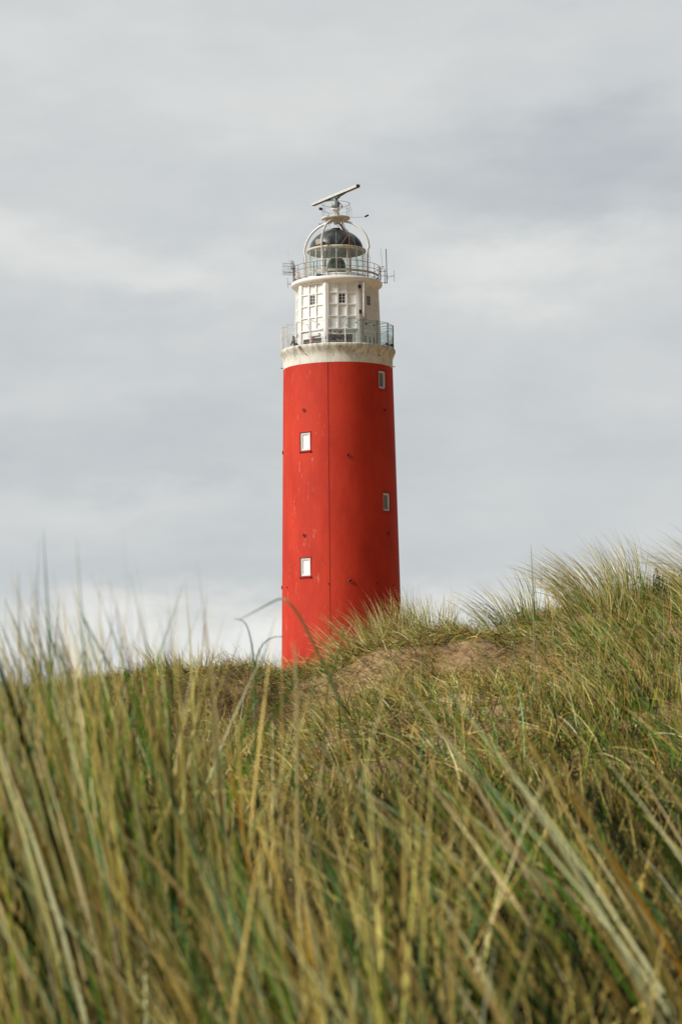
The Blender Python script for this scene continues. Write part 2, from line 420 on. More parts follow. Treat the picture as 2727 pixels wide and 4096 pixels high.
for a, b in (((.10,.1,35.6),(.32,.35,35.28)),((.25,.25,35.9),(.62,.6,35.0)),((.36,.2,35.95),(.7,.5,34.98)),((.42,.1,36.0),(.8,.35,34.98)),((-.1,-.2,36.6),(-.2,-.3,36.12)),((.2,-.25,36.6),(.22,-.28,36.12))):
    g.tube([a, b], .022, 5)
g.tube([(.25,-.1,37.15),(.45,-.15,36.95),(.42,-.15,36.7)], .03, 6)
for th in (0, 90, 180, 270): g.tube([P3(.24, th+30, 36.7), P3(.27, th+30, 36.95)], .022, 5)
g.build('cables', M_BLACK, LH)
rd = G().lathe([(.0,36.82),(.22,36.84),(.29,36.92),(.29,37.16),(.26,37.22),(.17,37.26),(.16,37.42),(0,37.43)], 24).build('radar_motor', M_GREY, LH, True)
G().lathe([(.0,36.72),(.16,36.72),(.16,36.83)], 12).build('radar_neck', simple('brown_neck', (.12,.07,.05)), rd)
ph = R(61); dx = Vector((cos(ph), -sin(ph), 0)); nn = Vector((-sin(ph), -cos(ph), 0)); up = Vector((0,0,1))
g = G(); L2 = 3.25; zc = 37.68
sec = [(-.13,-.09),(.11,-.11),(.15,-.07),(.15,.07),(.10,.11),(-.13,.10)]
vs = [dx*s*L2+nn*a+up*(zc+b) for s in (-1,1) for a, b in sec]
g.add(vs, [tuple(range(5,-1,-1)), tuple(range(6,12))]+[(i, (i+1) % 6, 6+(i+1) % 6, 6+i) for i in range(6)])
bar = g.build('radar_bar', M_RADARD, LH)
g = G(); g.box(nn*.157+up*zc, (2*L2-.04, .014, .17), (dx, nn, up)); g.build('bar_face', M_RADAR, bar)
g = G()
for s in (-1, 1):
    g.tube([dx*s*.08+up*37.42, dx*s*.55+up*37.50, dx*s*1.75+up*37.59], [.09,.07,.035], 6)
g.box(up*37.48, (.9,.2,.14), (dx, nn, up)); g.build('bar_bracket', M_RADARD, bar)
# floodlights on long arms
g = G(); g.tube([(-.56,-.80,36.33),(-.98,-.95,36.5)], .012, 5); g.tube([(-.56,-.8,36.33),(-.45,-.85,36.05)], .012, 5)
g.build('lamp_arm', M_GREY, LH); g = G(); g.box((-1.03,-1.0,36.52), (.24,.2,.14), (Vector((.96,.1,-.25)).normalized(), Vector((-.1,1,0)).normalized(), Vector((.25,0,.96)).normalized())); g.build('floodlight', M_BLACK, LH)
g = G(); g.tube([(.95,-.2,36.06),(2.04,-.3,36.06)], .011, 5); g.tube([(1.0,0,37.0),(1.1,0,36.6),(1.1,0,36.1)], .01, 4); g.build('lamp_arm', M_GREY, LH)
g = G(); g.box((2.15,-.3,36.13), (.28,.12,.10), (Vector((.9,0,.43)).normalized(), Vector((0,1,0)), Vector((-.43,0,.9)).normalized())); g.build('floodlight', M_BLACK, LH)
g = G(); g.box((-1.10,-.5,35.56), (.2,.05,.04)); g.tube([(-1.05,-.5,35.56),(-.9,-.4,35.62)], .01, 4); g.build('small_lamp', M_BLACK, LH)
# poles with stays before the lantern
def zx(cx, cy, y=-2.9): return Vector((cx*.00551-4.235, y, 36.47-cy*.00564-(-y)*.19))
def zx0(cx, cy): return zx(cx, cy, 0)
g = G(); g.tube([zx(937,645), zx(930,265)], .026, 6); g.build('aerial_pole', M_BROWNP, LH)
g = G(); g.tube([zx(630,690), zx(628,480)], .026, 6); g.build('aerial_pole', M_RUST, LH)
g = G()
for a, b in (((930,268),(790,468)),((930,268),(728,560)),((932,268),(1006,548)),((932,268),(1060,525)),((630,488),(505,472)),((630,488),(705,460))):
    g.tube([zx(*a), zx(*b, y=-2.3)], .0085, 4)
g.build('stay_wires', M_PANEL, LH)
# sector antenna on the corner
th = T0+22.5+6; r0 = Rc(29.5)+.12
g = G(); g.tube([P3(r0+.10, th, 28.62), P3(r0+.12, th, 28.70), P3(r0+.12, th, 30.93), P3(r0+.10, th, 31.0)], [.06,.105,.105,.06], 10)
sa = g.build('sector_antenna', M_PANEL, LH, True, 50)
g = G()
for z in (30.72, 28.98): g.box(P3(r0-.06, th-5, z), (.16,.22,.24), axes(th))
g.build('bracket', M_BLACK, sa)
g = G(); g.tube([P3(r0+.1, th, 28.62), P3(r0+.06, th+1, 28.4), P3(r0+.08, th+3, 28.2), P3(r0+.02, th+4, 28.75)], .014, 5); g.build('cable', M_GREY, sa)
# left aerials
g = G(); g.tube([zx0(228,640), zx0(232,880)], .03, 6); g.tube([zx0(243,660), zx0(243,860)], .02, 6)
for cy in (690, 770, 850): g.tube([zx0(225,cy), zx(290,cy+10,-.9)], .016, 5)
g.build('aerial_pole', M_RUST, LH)
def grid(cx, cy, w, h, yaw, n):
    g = G(); c = zx0(cx, cy); r = Vector((cos(R(yaw)), sin(R(yaw)), 0)); b = Vector((-sin(R(yaw)), cos(R(yaw)), 0))
    def q(u, v): return c+r*u+up*v+b*(.25*(u*u+v*v))
    e = .08
    for u in np.linspace(-w/2, w/2, n): g.tube([q(u, -h/2), q(u, 0), q(u, h/2)], .011, 4)
    for v in (-h/2, -h/4, h/4, h/2): g.tube([q(-w/2, v), q(0, v), q(w/2, v)], .014, 4)
    g.tube([q(0,0), q(0,0)-b*.3], .02, 5); return g
grid(150,700,.68,.82,12,9).build('grid_antenna', M_GREY, LH)
grid(218,655,.42,.62,60,7).build('grid_antenna', M_GREY, LH)
g = G(); g.tube([zx0(185,692), zx0(260,700)], .02, 5); g.tube([zx0(100,752), zx0(225,742)], .014, 5); g.build('antenna_mount', M_BLACK, LH)
g = G(); g.tube([zx0(174,625), zx0(156,460)], .008, 4); g.build('whip_aerial', M_PANEL, LH)
g = G(); g.tube([zx0(147,812), zx0(151,938)], .014, 5); g.tube([zx0(148,893), zx0(218,893)], .014, 5); g.tube([zx0(150,880), zx0(190,877), zx0(190,893)], .012, 5)
g.build('dipole_aerial', M_RUST, LH)
# right aerials
g = G(); g.tube([zx0(1397,467), zx0(1402,900)], .028, 6); g.build('aerial_pole', simple('maroon_pole', (.13,.06,.05)), LH)
g = G(); g.tube([zx0(1375,712), zx0(1377,905)], .025, 6)
for cy in (747, 803, 887): g.tube([zx(1318,cy,-.4), zx0(1402,cy)], .018, 5)
g.tube([zx0(1322,700), zx0(1322,860)], .035, 6); g.build('aerial_bracket', M_RUST, LH)
g = G(); g.tube([zx0(1496,733), zx0(1496,880)], .014, 5); g.tube([zx0(1405,816), zx0(1496,816)], .013, 5); g.tube([zx0(1453,816), zx0(1453,800), zx0(1492,800)], .012, 5)
g.tube([zx0(1412,790), zx0(1410,850)], .012, 5); g.build('dipole_aerial', M_RUST, LH)
g = G(); g.tube([zx0(1347,680), zx0(1330,457)], .009, 4); g.build('whip_aerial', M_VERD, LH)
g = G(); g.tube([zx0(1264,697), zx0(1378,684)], .018, 5); g.tube([zx0(1350,690), zx0(1345,725)], .03, 5); g.build('yagi_aerial', M_PANEL, LH)
for cx, a, b in ((1188,548,800),(360,565,740)):
    g = G(); g.tube([zx(cx, a, -1.2), zx(cx, b, -1.2)], .012, 5); g.build('conduit', M_GREY, LH)
# furniture on the lantern gallery
g = G(); g.box(P3(2.5, -29, 31.66), (.34,.2,.12), axes(-29)); g.tube([P3(2.5,-29,31.46), P3(2.5,-29,31.64)], .05, 6); g.build('searchlight', M_BLACK, LH)

# ------------------------------------------------------------------ people on the gallery
M_SKIN = simple('skin', (.50,.27,.20), .5, 0, .1)
def skinned(name, chain, edges, mat, parent, root=0, sub=1):
    me = bpy.data.meshes.new(name); me.from_pydata([c[0] for c in chain], edges, []); me.materials.append(mat)
    o = bpy.data.objects.new(name, me); COL.objects.link(o); o.parent = parent
    me.attributes  # ensure data
    sm = o.modifiers.new('skin', 'SKIN'); sm.use_smooth_shade = True
    if not me.skin_vertices:
        bpy.context.view_layer.update()
    sv = me.skin_vertices[0].data
    for i, c in enumerate(chain): sv[i].radius = c[1] if isinstance(c[1], tuple) else (c[1], c[1]); sv[i].use_root = (i == root)
    s = o.modifiers.new('sub', 'SUBSURF'); s.levels = sub; s.render_levels = sub
    return o
def person(label, th, rr, face, height, lean, jacket, trousers, hair, longhair=False, arm=.0, turn=0):
    root = empty('person', tuple(LH.location+P3(rr, th, 25.86)), R(face)); k = height/1.75
    tag(root, label, 'person', 'visitors on the lighthouse gallery')
    L = R(lean)
    def T(x, y, z):     # y forward is -Y; trunk above the hips leans forward
        if z > .95: y2 = y+(z-.95)*sin(L); z2 = .95+(z-.95)*cos(L)-y*sin(L)
        else: y2, z2 = y, z
        return Vector((x*k, -y2*k, z2*k))
    ch = []; ed = []
    def add(p, r, par):
        ch.append((tuple(p), r)); i = len(ch)-1
        if par is not None: ed.append((par, i))
        return i
    pel = add(T(0,0,.95), .13*k, None); wa = add(T(0,0,1.10), .115*k, pel); cs = add(T(0,.01,1.33), .135*k, wa)
    nb = add(T(0,0,1.47), .06*k, cs); hd0 = add(T(0,.02,1.56), .06*k, nb); hd1 = add(T(0,.03,1.64), (.082*k,.092*k), hd0); add(T(0,.02,1.71), .075*k, hd1)
    jac = [(ch[i][0], r*k) for i, r in ((0,.155),(1,.15),(2,.17),(3,.085))]; je = [(0,1),(1,2),(2,3)]
    for s in (-1, 1):
        sh = add(T(s*.18,.0,1.41), .055*k, cs); el = T(s*.26,.14+arm,1.17); e = add(el, .042*k, sh)
        wr = T(s*.15,.34+arm,1.12 if arm >= 0 else 1.0); w = add(wr, .027*k, e)
        d = (wr-el).normalized(); sd = d.cross(Vector((0,0,1))).normalized()*(-s if True else s)
        pm = add(wr+d*.05*k, (.036*k,.018*k), w)
        for q, (lat, ln) in enumerate(((-.028,.070),(-.010,.080),(.008,.074),(.025,.058))):
            b = add(wr+d*.09*k+sd*lat*k, .0095*k, pm); c = add(wr+d*(.09+ln*.55)*k+sd*lat*1.1*k-Vector((0,0,.008)), .0085*k, b)
            add(wr+d*(.09+ln*.9)*k+sd*lat*1.1*k-Vector((0,0,.030)), .007*k, c)
        tb = add(wr+d*.045*k-sd*.040*k, .010*k, pm); add(wr+d*.085*k-sd*.058*k-Vector((0,0,.01)), .0085*k, tb)
        n = len(jac); jac += [(ch[sh][0], .075*k), (ch[e][0], .062*k), (tuple(wr-d*.02), .045*k)]; je += [(2,n),(n,n+1),(n+1,n+2)]
    tr = [(ch[0][0], .15*k)]; te = []
    for s in (-1, 1):
        h = add(T(s*.09,0,.88), .085*k, pel); kn = add(T(s*.10,.02,.49), .055*k, h); an = add(T(s*.10,-.02,.09), .038*k, kn)
        hl = add(T(s*.10,.02,.045), .038*k, an); add(T(s*.11,.16,.035), .032*k, hl)
        n = len(tr); tr += [(ch[h][0], .10*k), (ch[kn][0], .075*k), (ch[an][0], .065*k)]; te += [(0,n),(n,n+1),(n+1,n+2)]
    skinned('body', ch, ed, M_SKIN, root)
    skinned('jacket', jac, je, jacket, root); skinned('trousers', tr, te, trousers, root)
    # head details
    hc = T(0,.03,1.645); g = G(); n = 14
    prof = []
    vs = []; rows = 8
    for i in range(rows+1):
        for j in range(n):
            a = 2*pi*j/n; e = pi/2-(pi*.62)*i/rows
            fy = sin(a)    # front is -Y => a=-90deg
            r = .112*k*(1+.05*sin(5*a+i))
            if longhair and fy > -.2 and i > 4: e2 = -.6-.25*(i-4); zz2 = e2*r*1.1; rr2 = r*.98
            else: rr2 = r*cos(e); zz2 = r*sin(e)*1.08
            if fy < -.35: zz2 = max(zz2, .045*k); rr2 = min(rr2, .108*k)
            vs.append(hc+Vector((rr2*cos(a), rr2*sin(a)+.008, zz2+.012)))
    fs = [(i*n+j, i*n+(j+1) % n, (i+1)*n+(j+1) % n, (i+1)*n+j) for i in range(rows) for j in range(n)]
    G().add(vs, fs).build('hair', hair, root, True, 80)
    for s in (-1, 1):
        G().lathe([(0,-.012),(.011,0),(0,.012)], 8).build('eye', M_BLACK, root).location = hc+Vector((s*.032*k, -.088*k, .0))
    g = G(); g.add([hc+Vector(p)*k for p in ((-.014,-.088,-.03),(.014,-.088,-.03),(0,-.088,.01),(0,-.118,-.026))], [(0,1,3),(1,2,3),(2,0,3)]); g.build('nose', M_SKIN, root)
    g = G(); g.box(hc+Vector((0,-.088,-.055))*k, (.045*k,.01,.01)); g.build('mouth', simple('lips', (.4,.12,.1)), root)
    for s in (-1, 1):
        g = G(); g.box(hc+Vector((s*.090,.0,-.01))*k, (.018*k,.035*k,.055*k)); g.build('ear', M_SKIN, root)
    return root
M_JB = simple('black_jacket', (.018,.018,.022), .7); M_JO = simple('olive_jacket', (.045,.045,.04), .7)
M_JP = simple('pink_jacket', (.75,.27,.28), .7); M_TR = simple('dark_trousers', (.03,.035,.05), .8)
M_HB = simple('black_hair', (.012,.010,.010), .5); M_HN = simple('brown_hair', (.05,.03,.02), .5)
person('person in black with long dark hair at the far left of the gallery', -57, 3.42, -38, 1.62, 18, M_JB, M_TR, M_HB, True, .02)
person('person in a salmon pink jacket bending over behind the mesh fence', -31, 3.36, 25, 1.36, 22, M_JP, M_TR, M_HN, True, .05)
person('taller person in a black jacket with reddish face standing at the middle fence post', -8.5, 3.38, -15, 1.76, 4, M_JB, M_TR, M_HN, False, .02)
person('person in dark olive clothing with cap of dark hair before the black doorway', 2.0, 3.38, 10, 1.64, 6, M_JO, M_TR, M_HB, False, .04)

# ------------------------------------------------------------------ terrain
def vnoise(x, y, s, seed):
    x = np.asarray(x, float)/s; y = np.asarray(y, float)/s
    xi = np.floor(x).astype(np.int64); yi = np.floor(y).astype(np.int64); fx = x-xi; fy = y-yi
    fx = fx*fx*(3-2*fx); fy = fy*fy*(3-2*fy)
    def h(i, j):
        n = (i*374761393+j*668265263+seed*982451653) & 0x7fffffff
        n = ((n ^ (n >> 13))*1274126177) & 0x7fffffff
        return ((n ^ (n >> 16)) & 0xffff)/65535.
    return (h(xi,yi)*(1-fx)+h(xi+1,yi)*fx)*(1-fy)+(h(xi,yi+1)*(1-fx)+h(xi+1,yi+1)*fx)*fy
HX = [-40,-12,-5,-2.6,-1.6,-.85,-.43,-.2,0,.26,.55,.85,1.10,1.24,1.47,1.81,2.15,2.54,4,12,40]
HZ = [.9,.75,.45,.33,.44,.43,.435,.485,.56,.65,.70,.69,.65,.73,.87,.96,1.01,1.07,1.3,1.2,1.0]
def height(x, y):
    x = np.asarray(x, float); y = np.asarray(y, float)
    H = np.interp(x, HX, HZ)+.04*(vnoise(x, y*.3, .4, 3)-.5)
    yr = 18+1.2*(vnoise(x, x*0, 2.5, 8)-.5)
    t = np.clip((y-1.2)/(yr-1.2), 0, 1)
    ss = y+.8*(vnoise(x, y, .6, 61)-.5); sc_ = np.clip((ss-16.3)/.45, 0, 1); scarp = .30*np.exp(-((x+.1)/1.5)**4)*(.4+.9*vnoise(x, x*0+3, .5, 62))
    near = -.78+.12*(vnoise(x, y, 3., 5)-.5)
    z = near+(H-near)*(t**.97)-scarp*(1-sc_)*np.clip((y-9)/6, 0, 1)
    far = .25*(vnoise(x, y, 14., 9)-.5)+np.clip(np.abs(x)-20, 0, 400)*.004+(y-60).clip(0, 200)*.0008
    d = (y-yr).clip(0, None); f = np.exp(-(d/5.)**2)
    z = np.where(y > yr, far+(H-far)*f, z)
    rough = np.clip((y-3)/4, 0, 1)*np.clip((30-y)/10, 0, 1)*np.clip((9-np.abs(x))/3, 0, 1)
    z = z+rough*(.13*(vnoise(x, y, .9, 1)-.5)+.10*(vnoise(x, y, .34, 2)-.5)+.045*(vnoise(x, y, .13, 4)-.5)+.012*(vnoise(x, y, .05, 14)-.5))
    z = z+np.clip((np.hypot(x, y)-30)/60, 0, 1)*1.2*(vnoise(x, y, 35, 21)-.5)
    return z
def grad(a, b, step, far, k=1.22):
    c = list(np.arange(a, b+1e-6, step)); s = step; lo = a; hi = b; L_ = []; H_ = []
    while hi < far: s *= k; hi += s; lo -= s; H_.append(hi); L_.append(lo)
    return np.array(L_[::-1]+c+H_)
xs = grad(-4.2, 4.2, .03, 3000); ys = grad(0, 19.6, .035, 3000)
X, Y = np.meshgrid(xs, ys); Z = height(X, Y)
dist = np.hypot(X+.065, Y-D); Z = np.where(dist < 12, 0+(Z-0)*np.clip((dist-6)/6, 0, 1), Z)
nx, ny = len(xs), len(ys)
def fast_mesh(name, V, F, mat, colr=None, smooth=True):
    me = bpy.data.meshes.new(name); V = np.asarray(V, np.float32); F = np.asarray(F, np.int32)
    me.vertices.add(len(V)); me.vertices.foreach_set('co', V.ravel())
    n, k = F.shape; me.loops.add(n*k); me.loops.foreach_set('vertex_index', F.ravel())
    me.polygons.add(n); me.polygons.foreach_set('loop_start', np.arange(0, n*k, k, dtype=np.int32))
    me.polygons.foreach_set('use_smooth', np.full(n, smooth))
    if colr is not None:
        a = me.attributes.new('Col', 'FLOAT_COLOR', 'POINT')
        c = np.ones((len(V), 4), np.float32); c[:, :3] = colr; a.data.foreach_set('color', c.ravel())
    me.update(calc_edges=True); me.materials.append(mat)
    o = bpy.data.objects.new(name, me); COL.objects.link(o); return o
V = np.stack([X.ravel(), Y.ravel(), Z.ravel()], 1)
i = np.arange(ny-1)[:, None]*nx+np.arange(nx-1)[None]
F = np.stack([i, i+1, i+nx+1, i+nx], -1).reshape(-1, 4)
m = NT('dune_sand'); m.set(Roughness=.95)
c = m.mix(m.ramp(m.noise(2.2, 6), .35, .7), (.42,.28,.14), (.27,.165,.08))
c = m.mix(m.mul(m.ramp(m.noise(9, 8, .8), .52, .62), .8), c, (.06,.035,.016))
c = m.mix(m.mul(m.ramp(m.noise(1.2, 6, .65, m.vec((1,1,1), (3,3,3))), .53, .63), .6), c, (.055,.05,.015))
m.color(c).bump(m.noise(60, 5), .012, .6)
tag(fast_mesh('ground', V, F, m.m), kind='structure')

# ------------------------------------------------------------------ grass
m = NT('grass_blade'); at = m.n('ShaderNodeAttribute', attribute_name='Col')
m.set(Roughness=.55); m.p.inputs['Specular IOR Level'].default_value = .12
m.l(at.outputs[0], m.p.inputs['Base Color'])
tr_ = m.n('ShaderNodeBsdfTranslucent'); m.l(at.outputs[0], tr_.inputs[0]); mx = m.n('ShaderNodeMixShader'); mx.inputs[0].default_value = .13
m.l(m.p.outputs[0], mx.inputs[1]); m.l(tr_.outputs[0], mx.inputs[2]); m.l(mx.outputs[0], m.out.inputs[0]); M_GRASS = m.m
GREEN = np.array([.085,.215,.012]); BLUEG = np.array([.13,.31,.11]); DARKG = np.array([.010,.028,.002]); STRAW = np.array([.78,.58,.17])
PALE = np.array([.92,.75,.38]); TAN = np.array([.46,.29,.11]); ORANGE = np.array([.55,.29,.03]); BROWN = np.array([.036,.020,.008]); LIME = np.array([.22,.36,.015])
def palette(N, w):
    cols = np.stack([GREEN, BLUEG, DARKG, STRAW, PALE, TAN, ORANGE, BROWN, LIME]); w = np.array(w, float); w /= w.sum()
    k = rng.choice(9, N, p=w); c = cols[k]*(1+.30*rng.normal(size=(N, 1))).clip(.4, 1.7)*(1+.035*rng.normal(size=(N, 3)))
    # many green leaves dry out to straw at the tip or at the base
    tip = c.copy(); g = np.isin(k, [0,1,2,8]); s = g & (rng.random(N) < .45); tip[s] = (STRAW if True else PALE)*(.8+.4*rng.random((s.sum(), 1)))
    dry = (k >= 3) & (k <= 6) & (rng.random(N) < .35); base = c.copy(); base[dry] = GREEN*(.7+.5*rng.random((dry.sum(), 1)))
    return base.clip(0, .9), tip.clip(0, .9)
def blades(P, L, th0, az, th1, w, cb, ct, seg=7, wind=(-.35, .05), kink=.12, fold=True):
    """P base points, L length, th0 lean from upright, az lean direction, th1 extra bend, w width"""
    N = len(P); t = np.linspace(0, 1, seg+1); pts = np.zeros((N, seg+1, 3)); tan = np.zeros((N, seg+1, 3))
    kk = rng.random(N) < kink; kt = rng.random(N)*.5+.35; ka = rng.normal(size=N)*.9+.5
    wd = np.array([wind[0], wind[1], 0.]); p = P.copy()
    wob = rng.normal(size=(N, 2))*.06
    for s in range(seg+1):
        th = th0+th1*t[s]**1.6+np.where(kk & (t[s] > kt), ka, 0)
        a = az+wob[:, 0]*6*t[s]
        d = np.stack([np.sin(th)*np.cos(a), np.sin(th)*np.sin(a), np.cos(th)], 1)+wd*(t[s]**1.3)
        d /= np.linalg.norm(d, axis=1)[:, None]; tan[:, s] = d
        if s: p = p+d*(L/seg)[:, None]
        pts[:, s] = p
    psi = rng.random(N)*2*pi; tw = rng.normal(size=N)*1.2
    ref = np.tile(np.array([1., .0, .0]), (N, 1)); out = []; cols = []
    prof = np.minimum(1, 1.02-t**2.6)*(.75+.25*np.minimum(1, t*4)); prof[-1] = .04
    for s in range(seg+1):
        d = tan[:, s]; n1 = np.cross(d, ref); n1 /= np.linalg.norm(n1, axis=1)[:, None]+1e-9; n2 = np.cross(d, n1)
        q = psi+tw*t[s]; side = n1*np.cos(q)[:, None]+n2*np.sin(q)[:, None]; nrm = np.cross(d, side)
        hw = (w*.5*prof[s])[:, None]
        c = cb*(1-t[s]**1.5)+ct*t[s]**1.5
        if fold:
            out.append(np.stack([pts[:, s]-side*hw, pts[:, s]+nrm*hw*.55, pts[:, s]+side*hw], 1)); cols.append(np.stack([c, c*.93, c], 1))
        else:
            out.append(np.stack([pts[:, s]-side*hw, pts[:, s]+side*hw], 1)); cols.append(np.stack([c, c], 1))
    V = np.stack(out, 1); C = np.stack(cols, 1); k = V.shape[2]
    base = (np.arange(N)*(seg+1)*k)[:, None, None]+(np.arange(seg)*k)[None, :, None]+np.arange(k-1)[None, None, :]
    F = np.stack([base, base+1, base+k+1, base+k], -1).reshape(-1, 4)
    return V.reshape(-1, 3), F, C.reshape(-1, 3)
def merge(parts):
    Vs, Fs, Cs = [], [], []; n = 0
    for V, F, C in parts: Vs.append(V); Fs.append(F+n); Cs.append(C); n += len(V)
    return np.concatenate(Vs), np.concatenate(Fs), np.concatenate(Cs)
def onground(x, y, dz=-.01): return np.stack([x, y, height(x, y)+dz], 1)
def wedge(N, y0, y1, s0, s1, pad=.25, pw=1.):
    """points spread over the ground between bearings s0..s1 (x/y) and distances y0..y1"""
    y = (y0**(1+pw)+(y1**(1+pw)-y0**(1+pw))*rng.random(N))**(1/(1+pw)); s = s0+(s1-s0)*rng.random(N)
    return s*y+(rng.random(N)-.5)*pad, y
def U(a, b, N): return a+(b-a)*rng.random(N)
def tussocks(nt, y0, y1, s0, s1, per, rad_, L, bend, wpal, lean=.12, splay=.18, wid=(.003,.0052), wind=(-.3,.05), seg=9, kink=.05, cap=.055, zt=None, pad=.2, az0=None):
    tx, ty = wedge(nt, y0, y1, s0, s1, pad); k = rng.integers(0, nt, nt*per); N = len(k)
    a = rng.random(N)*2*pi; r = rad_*np.sqrt(rng.random(N)); x = tx[k]+r*np.cos(a); y = ty[k]+r*np.sin(a)
    vig = (.78+.30*rng.random(nt))[k]
    lock_n = nt*5; lk = k*5+rng.integers(0, 5, N)          # each tussock falls into a few locks that bend together
    lock_az = np.where(rng.random(lock_n) < .62, pi+rng.normal(size=lock_n)*.55, rng.random(lock_n)*2*pi)[lk] if az0 is None else (az0+rng.normal(size=lock_n)*.45)[lk]
    lock_b = (.2+1.6*rng.random(lock_n)**2)[lk]
    LL = U(L[0], L[1], N)*vig
    hc_ = -height(x, y)+cap*y; LL = np.where(LL > hc_*1.12, hc_*(.86+.26*rng.random(N)), LL)
    th0 = lean+np.abs(rng.normal(size=N))*.09+r/rad_*splay
    az = lock_az+rng.normal(size=N)*.28
    cb, ct = palette(N, wpal)
    dry = rng.random(nt)[k] > rng.random(N)*.6+.35      # each tussock is mostly green or mostly dry
    c2, t2 = palette(N, [4,4,3,34,30,18,3,10,3]); c3, t3 = palette(N, [38,30,18,5,3,3,1,6,9])
    sw = rng.random(N) < .6; m1 = (sw & dry)[:, None]; m2 = (sw & ~dry)[:, None]
    cb = np.where(m1, c2, np.where(m2, c3, cb)); ct = np.where(m1, t2, np.where(m2, t3, ct))
    return blades(onground(x, y), LL, th0*(.5+.6*lock_b), az, lock_b*bend*(.7+.5*rng.random(N)), U(wid[0], wid[1], N), cb, ct, seg, wind, kink)
#          green blueg dark straw pale tan orange brown lime
P_MIX = [22, 24, 14, 17, 12, 6, 2, 11, 5]
P_DRY = [10, 10, 5, 27, 28, 14, 2, 8, 3]
P_GRN = [24, 4, 42, 11, 4, 5, 1, 8, 5]
near = []
# big clump at the left
W1 = (.0044,.0080); W2 = (.0046,.0082)
near.append(tussocks(22, 2.3, 3.9, -.170, -.060, 34, 0.053, (.72,.92), .28, P_DRY, .02, .07, (.0045,.0085), (-.14,.0), cap=.034))
near.append(tussocks(36, 2.3, 4.1, -.175, -.055, 38, 0.062, (.70,.95), .42, P_MIX, .03, .08, W1, (-.20,.0), cap=.050))
near.append(tussocks(12, 2.5, 3.8, -.165, -.065, 14, 0.056, (.85,1.05), .42, P_DRY, .03, .07, (.0045,.008), (-.24,.0), cap=.062))
near.append(tussocks(10, 1.5, 2.2, -.18, -.06, 15, 0.062, (.56,.80), .6, P_MIX, .12, .12, W2, (-.08,.0), cap=.03))
near.append(tussocks(12, 2.6, 4.4, -.30, -.18, 28, 0.087, (.55,.8), .5, P_MIX, .06, .12, W1, (-.16,.0), cap=.056))
# centre, lower
near.append(tussocks(14, 1.7, 2.9, -.06, .05, 27, 0.050, (.58,.76), .5, P_MIX, .08, .10, W1, (-.10,.0), cap=-.012))
near.append(tussocks(9, 2.0, 3.0, -.055, .03, 10, 0.043, (.66,.80), .30, P_DRY, .04, .08, (.0045,.0075), (-.08,.0), cap=.026))
near.append(tussocks(12, 3.0, 5.0, -.08, .07, 24, 0.074, (.34,.48), .6, P_MIX, .10, .12, (.0035,.0068), (-.14,.0), cap=-.03))
near.append(tussocks(7, 1.35, 1.8, -.08, .07, 11, 0.062, (.54,.68), .8, P_MIX, .14, .12, W2, (-.08,.0), cap=-.02))
# right, swept to the upper left
near.append(tussocks(15, 1.8, 3.2, .05, .19, 24, 0.056, (.56,.74), .6, P_MIX, .18, .10, W1, (-.28,.0), az0=pi, cap=-.008))
near.append(tussocks(8, 2.2, 3.4, .10, .21, 15, 0.056, (.74,.95), .5, P_DRY, .26, .08, (.0048,.0085), (-.38,.0), az0=pi, cap=.045))
near.append(tussocks(7, 1.35, 1.8, .04, .18, 11, 0.062, (.54,.72), .8, P_MIX, .2, .12, W2, (-.2,.0), az0=pi, cap=-.02))
near.append(tussocks(12, 3.0, 5.2, .06, .21, 26, 0.074, (.32,.48), .7, P_MIX, .2, .12, (.0035,.0068), (-.28,.0), az0=pi, cap=-.03))
near.append(tussocks(12, 2.2, 4.6, .21, .34, 21, 0.087, (.5,.8), .5, P_MIX, .2, .12, W1, (-.35,.0), az0=pi, cap=.05))
# behind the viewer and to the sides, so that the place goes on
N = 18000; x = U(-3.4, 3.4, N); y = U(-2.5, 5, N); ok = (np.abs(x) > .30*np.maximum(y, 0)+.35); x = x[ok]; y = y[ok]; N = len(x); cb, ct = palette(N, P_MIX)
near.append(blades(onground(x, y), U(.4, .8, N), .1+.15*rng.random(N), rng.random(N)*2*pi, rng.random(N)*.7, U(.003,.0065,N), cb, ct, 6, (-.25,0)))
# thatch low between the tussocks, coloured near black to paint in the gap shade
N = 48000; x, y = wedge(N, 1.35, 6.4, -.21, .23, .3); cb, ct = palette(N, [5,1,46,1,0,2,1,54,1])
near.append(blades(onground(x, y), U(.26, .58, N)*np.interp(y, [1.3,2.5,3.6,6.4], [1.15,1.08,.85,.38]), U(.05,.45,N), 2*pi*vnoise(x, y, .22, 91)*2+rng.normal(size=N)*.5, rng.random(N)*1.0, U(.004,.0085,N), cb, ct, 5, (-.15,0)))
V, F, C = merge(near); o = fast_mesh('marram_grass', V, F, M_GRASS, C)
tag(o, 'tall blurred green and straw coloured marram grass filling the foreground', 'grass', kind='stuff')

mid = []
